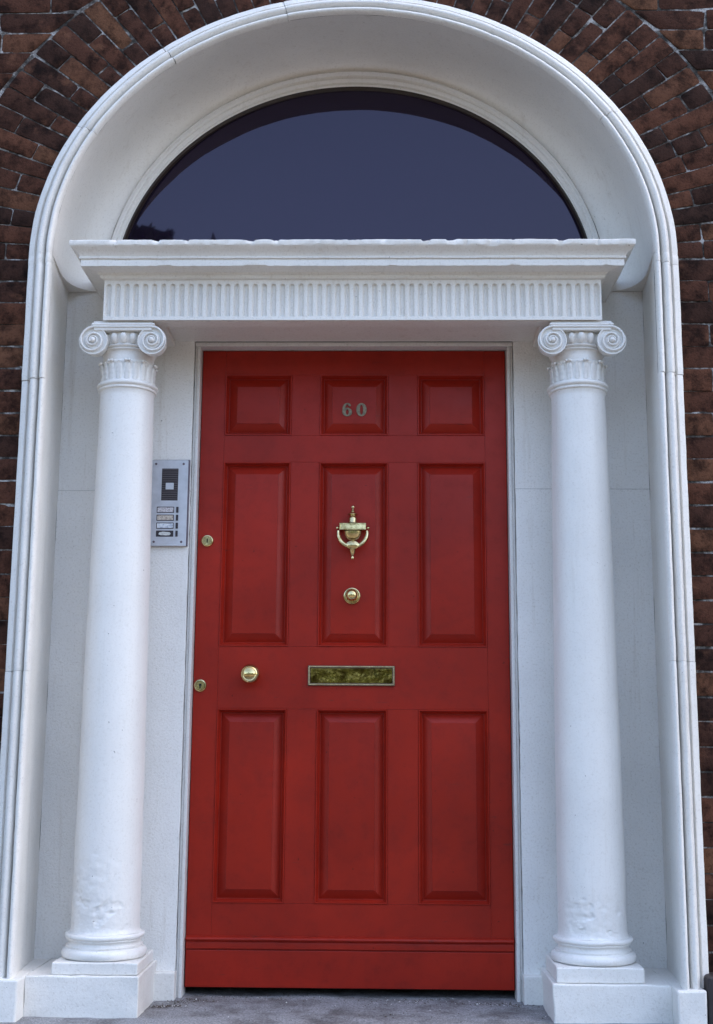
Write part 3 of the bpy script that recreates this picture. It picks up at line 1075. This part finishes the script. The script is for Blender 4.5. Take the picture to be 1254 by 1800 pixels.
V = [(0, 0.055, ZS)] + [tuple(ell(0.853, 0.779, math.pi * j / 90, 0.055 - 0.040 * math.sin(math.pi * j / 90))) for j in range(91)]   # pane tilted out to thin the dark reflection along its top
fparent(build('pane', V, [(0, j, j + 1) for j in range(1, 91)], 'glass'))
fparent(box('sill', -0.885, 0.885, 0.0125, 0.10, 2.30, 2.3355, 'timber_paint', None, 0.002))

# ------------------------------------------------------------------ door frame
frm = bpy.data.objects.new('door_frame', None)
link(frm, sur)                           # sits at the surround's own origin
frm['label'] = 'thin white timber frame round the red door'
def dfparent(o, p=frm):
    o.parent = p
    o.matrix_parent_inverse = Matrix.Translation(sur.location).inverted()
    return o
for s in (-1, 1):
    for nm, xa, xb, ya, yb in (('jamb', 0.5315, 0.5425, 0.006, 0.085), ('bead', 0.5430, 0.5515, 0.013, 0.07)):
        x0, x1 = sorted((s * xa, s * xb))
        dfparent(box(nm, x0, x1, ya, yb, STEP_Z - 0.02, 2.1365 if nm == 'jamb' else 2.150, 'timber_paint', None, 0.0022, 2, 0.0008, 8))
dfparent(box('head', -0.551, 0.551, 0.004, 0.085, 2.1375, 2.1525, 'timber_paint', None, 0.002, 2, 0.0005, 4))

# ------------------------------------------------------------------ door
YD = 0.050
door = thing('door', (0, YD, 0.008), 'glossy red nine-panelled front door with brass fittings, number 60', 'door')
def P_(o, p=door):
    o.parent = p
    return o
OFF = Vector((0, YD, 0.008))
def dbox(name, x0, x1, z0, z1, y0, y1, mat='red_paint', parent=door, bev=0.0005, **k):
    return box(name, x0, x1, y0 - YD, y1 - YD, z0 - 0.008, z1 - 0.008, mat, parent, bev, **k)
DX, DT, DB = 0.529, 2.1345, 0.008
CX = [(-0.448, -0.214), (-0.116, 0.122), (0.223, 0.456)]
RZ = [(0.268, 0.892), (1.099, 1.735), (1.829, 2.048)]
YBk = YD + 0.045
dbox('stile', -DX, CX[0][0], DB, DT, YD, YBk)
dbox('stile', CX[2][1], DX, DB, DT, YD + 0.0001, YBk)
zr = [(DB, RZ[0][0]), (RZ[0][1], RZ[1][0]), (RZ[1][1], RZ[2][0]), (RZ[2][1], DT)]
for i, (a, b) in enumerate(zr):
    dbox('rail', CX[0][0] + 0.0004, CX[2][1] - 0.0004, a, b, YD + 0.0002, YBk)
for (a, b) in RZ:
    for (x0, x1) in ((CX[0][1], CX[1][0]), (CX[1][1], CX[2][0])):
        dbox('muntin', x0, x1, a + 0.0004, b - 0.0004, YD + 0.0002, YBk)
# fielded panels inside planted mouldings
def frame_loops(x0, x1, z0, z1, loops):
    V, F = [], []
    for d, y in loops:
        V += [(x0 + d, y - YD, z0 + d - 0.008), (x1 - d, y - YD, z0 + d - 0.008), (x1 - d, y - YD, z1 - d - 0.008), (x0 + d, y - YD, z1 - d - 0.008)]
    for k in range(len(loops) - 1):
        for i in range(4):
            j = (i + 1) % 4
            F.append((k * 4 + i, k * 4 + j, (k + 1) * 4 + j, (k + 1) * 4 + i))
    return V, F
for (z0, z1) in RZ:
    for (x0, x1) in CX:
        V, F = frame_loops(x0, x1, z0, z1, [(0.0125, YD + 0.0200), (0.0150, YD + 0.0200), (0.0160, YD + 0.0198), (0.0430, YD + 0.0045), (0.0434, YD + 0.0020), (0.0455, YD + 0.0018)])
        F.append((20, 21, 22, 23))
        pn = build('panel', V, F, 'red_paint', door, 12)
        V, F = frame_loops(x0, x1, z0, z1, [(0.0003, YD + 0.030), (0.0003, YD - 0.0010), (0.0018, YD - 0.0030), (0.0046, YD - 0.0028), (0.0062, YD - 0.0004), (0.0066, YD + 0.0045),
                                             (0.0084, YD + 0.0085), (0.0112, YD + 0.0120), (0.0130, YD + 0.0140), (0.0134, YD + 0.0205)])
        build('panel_moulding', V, F, 'red_paint', pn, 30)
# weather bar and kick board
def extr(name, prof, x0, x1, mat, parent, n=60, wob=0.0):
    V = []
    for i in range(n + 1):
        x = lerp(x0, x1, i / n)
        for y, z in prof:
            p = Vector((x, y - YD, z - 0.008))
            p.z += noise.noise(Vector((x * 9, z * 30, 2))) * wob
            V.append(p)
    F = grid_faces(len(prof), n + 1)
    F.append(tuple(range(len(prof)))); F.append(tuple(n * len(prof) + i for i in range(len(prof))))
    return build(name, V, F, mat, parent, 35)
extr('weather_bar', [(YD + 0.002, 0.1665), (YD - 0.006, 0.1655), (YD - 0.0125, 0.1625), (YD - 0.0155, 0.158), (YD - 0.0145, 0.1545), (YD - 0.0095, 0.152), (YD - 0.0065, 0.1475), (YD - 0.0075, 0.1425),
                     (YD - 0.0075, 0.1285), (YD - 0.0055, 0.1262), (YD + 0.002, 0.1262)], -DX + 0.001, DX - 0.001, 'red_paint', door, 60, 0.0009)
dbox('kick_board', -DX + 0.0015, DX - 0.0015, DB + 0.001, 0.1232, YD - 0.0052, YD + 0.002, bev=0.002, rough=0.0006, cuts=10)

# ---- door furniture
def sub(name, parent):
    o = bpy.data.objects.new(name, None); o.empty_display_size = 0.02
    return link(o, parent)
def L3(x, y, z):
    return (x, y - YD, z - 0.008)
# numerals
def numeral(name, cx, cz, outer, inners):
    me = bpy.data.curves.new(name, 'CURVE'); me.dimensions = '2D'; me.fill_mode = 'BOTH'; me.extrude = 0.0016; me.bevel_depth = 0.0006
    for pts in [outer] + inners:
        sp_ = me.splines.new('POLY'); sp_.points.add(len(pts) - 1)
        for q, (x, z) in zip(sp_.points, pts):
            q.co = (x, z, 0, 1)
        sp_.use_cyclic_u = True
    tmp = bpy.data.objects.new(name, me); COL.objects.link(tmp)
    dg = bpy.context.evaluated_depsgraph_get()
    ms = bpy.data.meshes.new_from_object(tmp.evaluated_get(dg))
    bpy.data.objects.remove(tmp)
    ms.transform(Matrix.Translation(L3(cx, YD + 0.0020 - 0.0014, cz)) @ Matrix.Rotation(R(90), 4, 'X'))
    ms.materials.clear(); ms.materials.append(MAT['dull_brass'])
    o = bpy.data.objects.new(name, ms)
    return link(o, door)
def ellp(cx, cz, a, b, n=36, a0=0):
    return [(cx + a * math.cos(2 * math.pi * i / n), cz + b * math.sin(2 * math.pi * i / n)) for i in range(n)]
numeral('numeral_zero', 0.0285, 1.922, ellp(0, 0, 0.0175, 0.0232), [ellp(0, 0, 0.0060, 0.0185)])
# six: a fat bowl with a stem curling up to a ball
six = []
for i in range(31):                         # outer edge, from the ball anticlockwise down the left and round the bowl
    a = R(55) + R(125) * i / 30
    six.append((0.001 + 0.0168 * math.cos(a), 0.003 + 0.0205 * math.sin(a)))
for i in range(1, 31):
    a = R(180) + R(250) * i / 30
    six.append((0.0 + 0.0165 * math.cos(a) + 0.0005, -0.0085 + 0.0147 * math.sin(a)))
six += [(0.002, 0.0070), (-0.0035, 0.0062), (-0.0068, 0.0040), (-0.0066, 0.0100), (-0.0045, 0.0160), (0.000, 0.0198), (0.0045, 0.0200), (0.0048, 0.0150), (0.0085, 0.0125), (0.0128, 0.0145)]
numeral('numeral_six', -0.0215, 1.922, six, [ellp(0.0005, -0.0085, 0.0055, 0.0108)])

# knocker
kn = sub('knocker', door)
KX = 0.0015
prU = [(0.0008, 1.579), (0.0042, 1.5775), (0.0062, 1.5735), (0.0055, 1.569), (0.0028, 1.5665), (0.0030, 1.564), (0.0062, 1.561), (0.0075, 1.556), (0.0085, 1.5535), (0.0170, 1.5495), (0.0180, 1.547), (0.0150, 1.5450),
       (0.0095, 1.5440), (0.0090, 1.541), (0.0125, 1.5375), (0.0150, 1.531), (0.0145, 1.525), (0.0165, 1.521), (0.0175, 1.5175), (0.0100, 1.5165)]
lathe('urn', [(r, z - 0.008) for r, z in reversed(prU)], 'brass', kn, 32, at=(KX, -0.020, 0), smooth=45)
# cross-piece with a sunk face
V, F = [], []
hx, hz0, hz1 = 0.0455, 1.4925, 1.5165
lp = [(0.0, 0.018), (0.0, -0.010), (0.0012, -0.0112), (0.0035, -0.0112), (0.0045, -0.0078), (0.0060, -0.0078)]
for d, y in lp:
    V += [(KX - hx + d, y - 0.022, hz0 + d - 0.008), (KX + hx - d, y - 0.022, hz0 + d - 0.008), (KX + hx - d, y - 0.022, hz1 - d - 0.008), (KX - hx + d, y - 0.022, hz1 - d - 0.008)]
for k in range(len(lp) - 1):
    for i in range(4):
        j = (i + 1) % 4
        F.append((k * 4 + i, k * 4 + j, (k + 1) * 4 + j, (k + 1) * 4 + i))
F.append((20, 21, 22, 23))
build('crossbar', V, F, 'brass', kn, 30)
for s in (-1, 1):
    lathe('pin', [(0.0005, -0.0), (0.0042, 0.001), (0.0050, 0.004), (0.0042, 0.007), (0.0005, 0.008)], 'brass', kn, 14, axis='Y', at=(KX + s * 0.0525, -0.020, 1.500 - 0.008), smooth=60)
# lower urn bowl behind the ring
prB = [(0.0010, 1.4560), (0.012, 1.4575), (0.020, 1.462), (0.026, 1.470), (0.030, 1.481), (0.031, 1.491), (0.026, 1.4925)]
lathe('bowl', [(r, z - 0.008) for r, z in prB], 'brass', kn, 36, at=(KX, -0.006, 0), smooth=60, disp=lambda p, a, r, h: Vector((p.x, p.y * 0.6, p.z)))
# swinging ring
pts, rad = [], []
for i in range(41):
    a = R(196) + R(148) * i / 40 if False else R(172) + R(196) * i / 40
    pts.append((KX + 0.0495 * math.cos(a), -0.026 - 0.010 * max(0, -math.sin(a)), 1.4830 - 0.008 + 0.0500 * math.sin(a)))
    f = abs(i - 20) / 20
    rad.append(0.0066 - 0.0022 * (2 * f - 1) ** 2 + 0.0006 * (1 - f))
tube('ring', pts, rad, 'brass', kn, 14, 70)
# striking boss, collar and pendant
lathe('boss', [(0.0206, 0.0), (0.0212, 0.004), (0.0200, 0.0075), (0.0170, 0.0085), (0.0160, 0.0078), (0.0105, 0.0100), (0.0004, 0.0112)], 'brass', kn, 36, axis='Y', at=(KX, -0.034, 1.4385 - 0.008), smooth=40,
      disp=lambda p, a, r, h: Vector((p.x * 1.08, p.y, p.z * 0.70)))
prP = [(0.0005, 1.3895), (0.0040, 1.3910), (0.0060, 1.3950), (0.0055, 1.3995), (0.0030, 1.4025), (0.0045, 1.4050), (0.0065, 1.4090), (0.0090, 1.4170), (0.0105, 1.4250), (0.0080, 1.4270)]
lathe('pendant', [(r, z - 0.008) for r, z in prP], 'brass', kn, 24, at=(KX, -0.030, 0), smooth=45)
lathe('back_plate', [(0.0005, 1.437), (0.010, 1.440), (0.011, 1.452), (0.0005, 1.456)], 'brass', kn, 24, at=(KX, -0.008, -0.008), smooth=60)

def rosette(name, x, z, prof, y0=YD, mat='brass', n=40):
    e = sub(name, door)
    return e, lambda nm, pr, m=mat, k=n: lathe(nm, pr, m, e, k, axis='Y', at=L3(x, y0, z), smooth=40)
# round centre knob
e, mk = rosette('centre_knob', 0.000, 1.270, None, YD + 0.0020)
mk('rose', [(0.0285, -0.002), (0.0288, 0.004), (0.0275, 0.0075), (0.0250, 0.0085), (0.0235, 0.0070), (0.0180, 0.0068)])
mk('knob', [(0.0130, 0.004), (0.0135, 0.018), (0.0175, 0.024), (0.0195, 0.031), (0.0188, 0.038), (0.0150, 0.0445), (0.0085, 0.0480), (0.0004, 0.0490)], 'polished_brass')
# larger pull knob
e, mk = rosette('pull_knob', -0.336, 1.004, None)
mk('rose', [(0.0265, -0.002), (0.0265, 0.004), (0.0235, 0.007), (0.0150, 0.008)])
mk('knob', [(0.0120, 0.004), (0.0125, 0.020), (0.0220, 0.026), (0.0310, 0.034), (0.0335, 0.042), (0.0320, 0.050), (0.0260, 0.058), (0.0220, 0.0605), (0.0200, 0.0600), (0.0110, 0.0650), (0.0004, 0.0665)], 'polished_brass')
# cylinder lock and mortice lock
e, mk = rosette('cylinder_lock', -0.4955, 1.457, None)
mk('rim', [(0.0208, -0.002), (0.0210, 0.004), (0.0192, 0.0075), (0.0165, 0.0085), (0.0150, 0.0070)])
mk('barrel', [(0.0152, 0.002), (0.0150, 0.0055), (0.0004, 0.0062)], 'polished_brass')
box('keyway', -0.0018, 0.0018, -0.0075, -0.0055, -0.0065, 0.0065, 'black_hole', e).location = L3(-0.4955, YD, 1.457)
e, mk = rosette('mortice_lock', -0.5060, 0.967, None)
mk('rim', [(0.0212, -0.002), (0.0214, 0.003), (0.0200, 0.006), (0.0165, 0.0065), (0.0145, 0.0045)])
mk('cover', [(0.0150, 0.001), (0.0146, 0.0042), (0.0004, 0.0046)], 'dull_brass')
kh = lathe('keyhole', [(0.0045, 0.0035), (0.0042, 0.0054), (0.0003, 0.0054)], 'black_hole', e, 16, axis='Y', at=L3(-0.5060, YD, 0.9695), smooth=40)
box('keyhole_slot', -0.0019, 0.0019, -0.0053, -0.003, -0.0085, 0.001, 'black_hole', e).location = L3(-0.5060, YD, 0.9665)
# letter plate: roped rim, flap with its dark reflection put into the colour
lpo = sub('letter_plate', door)
lx0, lx1, lz0, lz1 = -0.1455, 0.1450, 0.969, 1.0355
V, F = frame_loops(lx0, lx1, lz0, lz1, [(0.0, YD + 0.001), (0.0, YD - 0.0065), (0.0012, YD - 0.0085), (0.0060, YD - 0.0085), (0.0078, YD - 0.0070), (0.0082, YD - 0.0020)])
build('plate_frame', V, F, 'dull_brass', lpo, 30)
# rope beads along the rim
bv, bf = [], []
def bead_line(xa, za, xb, zb, n):
    for i in range(n):
        x, z = lerp(xa, xb, (i + 0.5) / n), lerp(za, zb, (i + 0.5) / n)
        b0 = len(bv); r = 0.0021
        bv.extend([(x - r, -0.0082, z - 0.008), (x + r, -0.0082, z - 0.008), (x, -0.0082, z - r - 0.008), (x, -0.0082, z + r - 0.008), (x, -0.0104, z - 0.008)])
        bf.extend([(b0, b0 + 2, b0 + 4), (b0 + 2, b0 + 1, b0 + 4), (b0 + 1, b0 + 3, b0 + 4), (b0 + 3, b0, b0 + 4)])
for (za) in (lz0 + 0.0036, lz1 - 0.0036):
    bead_line(lx0 + 0.003, za, lx1 - 0.003, za, 62)
for (xa) in (lx0 + 0.0036, lx1 - 0.0036):
    bead_line(xa, lz0 + 0.006, xa, lz1 - 0.006, 12)
build('rope_rim', bv, bf, 'brass', lpo, 80)
fl = box('flap', lx0 + 0.0088, lx1 - 0.0088, -0.0022, 0.0022, -0.0240, 0.0240, 'dark_reflection_brass', lpo, 0.001, 2)
fl.location = (0, -0.0035, (lz0 + lz1) / 2 - 0.008)
fl.rotation_euler = (R(0.4), 0, 0)

# ------------------------------------------------------------------ intercom
ic = thing('intercom', (-0.6215, 0.0, 1.43), 'steel door intercom panel with speaker grille and four name cards', 'intercom')
IX0, IX1, IZ0, IZ1 = -0.0618, 0.0618, 0.0, 0.2965
def ib(name, x0, x1, y0, y1, z0, z1, mat, p=ic, bev=0.0008):
    return box(name, x0, x1, y0, y1, z0, z1, mat, p, bev)
ib('back_box', IX0 + 0.003, IX1 + 0.0045, -0.009, 0.006, IZ0 + 0.001, IZ1 + 0.002, 'screw_steel')
plate = ib('face_plate', IX0, IX1, -0.0135, -0.0095, IZ0, IZ1, 'steel', ic, 0.001)
gx0, gx1, gz0, gz1 = -0.0270, 0.0290, 0.156, 0.267
gr_ = ib('speaker_grille', gx0, gx1, -0.0142, -0.0130, gz0, gz1, 'dark_plastic')
sl0 = None
NSL = 14
for i in range(NSL):
    z = lerp(gz0 + 0.005, gz1 - 0.005, i / (NSL - 1))
    if sl0 is None:
        sl0 = box('slat', gx0 + 0.002, gx1 - 0.002, -0.0162, -0.0143, -0.0016, 0.0016, 'slat_plastic', gr_, 0.0004, 1)
        sl0.location = (0, 0, z)
    else:
        same(sl0, gr_, Matrix.Translation((0, 0, z)))
ib('grille_square', -0.0125, 0.0145, -0.0178, -0.0140, 0.1935, 0.2165, 'steel')
pm = ['paper_grey', 'paper_cream', 'paper_blue', 'paper_worn']
for i in range(4):
    z1 = 0.1345 - 0.0273 * i; z0 = z1 - 0.0212
    w = ib('card_window', -0.0405, 0.0185, -0.0141, -0.0130, z0, z1, 'dark_plastic')
    if i < 3:
        ib('name_card', -0.0380, 0.0160, -0.0149, -0.0142, z0 + 0.0028, z1 - 0.0028, pm[i], w, 0.0002)
    else:
        rr = random.Random(4)
        out = []
        for k in range(26):
            a = 2 * math.pi * k / 26
            out.append((-0.011 + 0.0205 * math.copysign(abs(math.cos(a)) ** 0.8, math.cos(a)) + rr.uniform(-0.001, 0.001), (z0 + z1) / 2 + 0.0062 * math.copysign(abs(math.sin(a)) ** 0.7, math.sin(a)) + rr.uniform(-0.0008, 0.0008)))
        build('name_card', [(x, -0.0148, z) for x, z in out] + [(x, -0.0142, z) for x, z in out],
              [tuple(range(26))] + [(k, (k + 1) % 26, 26 + (k + 1) % 26, 26 + k) for k in range(26)], 'paper_worn', w)
    ib('bell_button', 0.0255, 0.0335, -0.0165, -0.0130, z0 + 0.0005, z1 - 0.0005, 'dark_plastic', ic, 0.0012)
sc0 = None
for (x, z) in ((-0.048, 0.283), (0.046, 0.283), (-0.047, 0.014), (0.046, 0.014)):
    mloc = Matrix.Translation((x, -0.0132, z))
    if sc0 is None:
        sc0 = lathe('screw', [(0.0042, 0.0), (0.0040, 0.0014), (0.0026, 0.0020), (0.0003, 0.0021)], 'screw_steel', ic, 14, axis='Y', smooth=40); sc0.matrix_local = mloc
    else:
        same(sc0, ic, mloc)

# ------------------------------------------------------------------ crumbs of paint and grit on the doorstep
rr = random.Random(21)
def crumbs(name, n, mat, spots, size, label, cat):
    V, F = [], []
    for i in range(n):
        cx_, cy_, sp_ = rr.choice(spots)
        x, y = rr.gauss(cx_, sp_), rr.gauss(cy_, sp_ * 0.35)
        if abs(x) > 0.52 and y > -0.03:
            continue
        z = STEP_Z + 0.006 * noise.noise(Vector((x * 3, y * 5, 1))) + 0.001
        s = size * rr.uniform(0.4, 1.3) * (1.6 if rr.random() < 0.1 else 1)
        b0 = len(V)
        a = rr.uniform(0, 6.28)
        for k in range(5):
            q = a + k * 1.2566
            V.append((x + s * math.cos(q) * rr.uniform(0.6, 1.2), y + s * math.sin(q) * rr.uniform(0.6, 1.2), z))
        V.append((x, y, z + s * rr.uniform(0.4, 0.9)))
        for k in range(5):
            F.append((b0 + k, b0 + (k + 1) % 5, b0 + 5))
    o = build(name, V, F, mat)
    return tag(o, label, cat, kind='stuff')
sp_all = [(-0.50, -0.05, 0.05), (-0.30, 0.02, 0.12), (0.2, 0.0, 0.09), (0.48, -0.04, 0.06), (-0.55, -0.12, 0.03), (0.1, -0.1, 0.3)]
crumbs('paint_flakes', 110, 'flake', sp_all, 0.0022, 'white paint flakes scattered on the doorstep by the door', 'paint flakes')
crumbs('grit', 900, 'grit', sp_all, 0.0022, 'dark grit and dirt along the threshold, thickened to imitate shade', 'grit')  # extra grit darkens the strip where shade lies below the door

# ------------------------------------------------------------------ trees of the square across the street: they show as reflections in the glass and brass
simple('bark', (0.07, 0.055, 0.04), 0.9, 0, (20, 0.6, 0.02), 0.3, 6)
m, nt, N, L, B = nmat('leaves')
n1 = n_noise(nt, 1.7, 3, 0.6)
r = n_ramp(nt, n1.outputs[0], [(0.3, (0.035, 0.055, 0.012)), (0.7, (0.10, 0.13, 0.03))])
L.new(r.outputs[0], B.inputs['Base Color'])
B.inputs['Roughness'].default_value = 0.6
MAT['leaves'] = m
def tree(x, y, h, w, label, seed):
    t = thing('tree', (x, y, PAVE_Z - 0.14), label, 'tree', 'trees across the street')
    q = random.Random(seed)
    th = h * 0.45
    tube('trunk', [(0, 0, 0), (0.1, 0.05, th * 0.3), (0.05, 0.1, th * 0.7), (0, 0, th)], [0.34, 0.26, 0.22, 0.16], 'bark', t, 10)
    V, F = [], []
    lobes = []
    for i in range(15):
        a = q.uniform(0, 6.28); rr_ = w * math.sqrt(q.random()) * 0.75
        zz = q.uniform(0.35, 0.86) * h
        lobes.append((rr_ * math.cos(a), rr_ * math.sin(a), zz, q.uniform(0.22, 0.40) * w))
        tube('limb', [(0, 0, th * q.uniform(0.6, 0.95)), (rr_ * math.cos(a) * 0.5, rr_ * math.sin(a) * 0.5, zz * 0.85), (rr_ * math.cos(a), rr_ * math.sin(a), zz)], [0.12, 0.07, 0.02], 'bark', t, 6)
    lobes.append((0.2, 0, h - 0.22 * w, 0.22 * w))
    for (lx, ly, lz, lr) in lobes:
        for k in range(330):
            d = Vector((q.gauss(0, 1), q.gauss(0, 1), q.gauss(0, 1))).normalized() * lr * q.uniform(0.55, 1.05)
            c = Vector((lx, ly, lz)) + d
            u = Vector((q.gauss(0, 1), q.gauss(0, 1), q.gauss(0, 1))).normalized(); v = u.orthogonal().normalized()
            s_ = q.uniform(0.18, 0.42)
            b0 = len(V)
            V.extend([c - u * s_, c + v * s_ * 0.6, c + u * s_, c - v * s_ * 0.6]); F.append((b0, b0 + 1, b0 + 2, b0 + 3))
    build('crown', V, F, 'leaves', t)
tree(-6.2, -26, 11.5, 4.6, 'tallest tree across the street, its top mirrored in the left corner of the fanlight', 1)
tree(-15, -25, 6.8, 3.6, 'low broad tree across the street, on the far side of the tallest tree', 2)
tree(2.0, -27, 7.2, 3.9, 'round tree standing straight across the street from the red door', 3)
tree(11, -25, 6.8, 3.7, 'last tree across the street, away from the tallest one', 4)
# unseen hedge added to close the sky gaps in the brass reflections
def hedge(x0, x1, y, h, label):
    t = thing('hedge', ((x0 + x1) / 2, y, PAVE_Z - 0.14), label, 'hedge')
    q = random.Random(3)
    hx_ = (x1 - x0) / 2
    box('core', -hx_, hx_, -0.5, 0.5, 0, h - 0.15, 'leaves', t)
    V, F = [], []
    for k in range(16000):
        x = q.uniform(-hx_, hx_)
        top = h * (0.82 + 0.24 * noise.noise(Vector((x * 0.35, 1, 2))))
        c = Vector((x, q.uniform(-0.7, 0.75), q.uniform(0, 1) ** 0.8 * top + 0.1))
        u = Vector((q.gauss(0, 1), q.gauss(0, 1), q.gauss(0, 1))).normalized(); v = u.orthogonal().normalized()
        s_ = q.uniform(0.08, 0.2); b0 = len(V)
        V.extend([c - u * s_, c + v * s_ * 0.6, c + u * s_, c - v * s_ * 0.6]); F.append((b0, b0 + 1, b0 + 2, b0 + 3))
    build('foliage', V, F, 'leaves', t)
hedge(-30, 30, -23.5, 3.4, 'long green hedge added across the street to fill reflections in the brass')
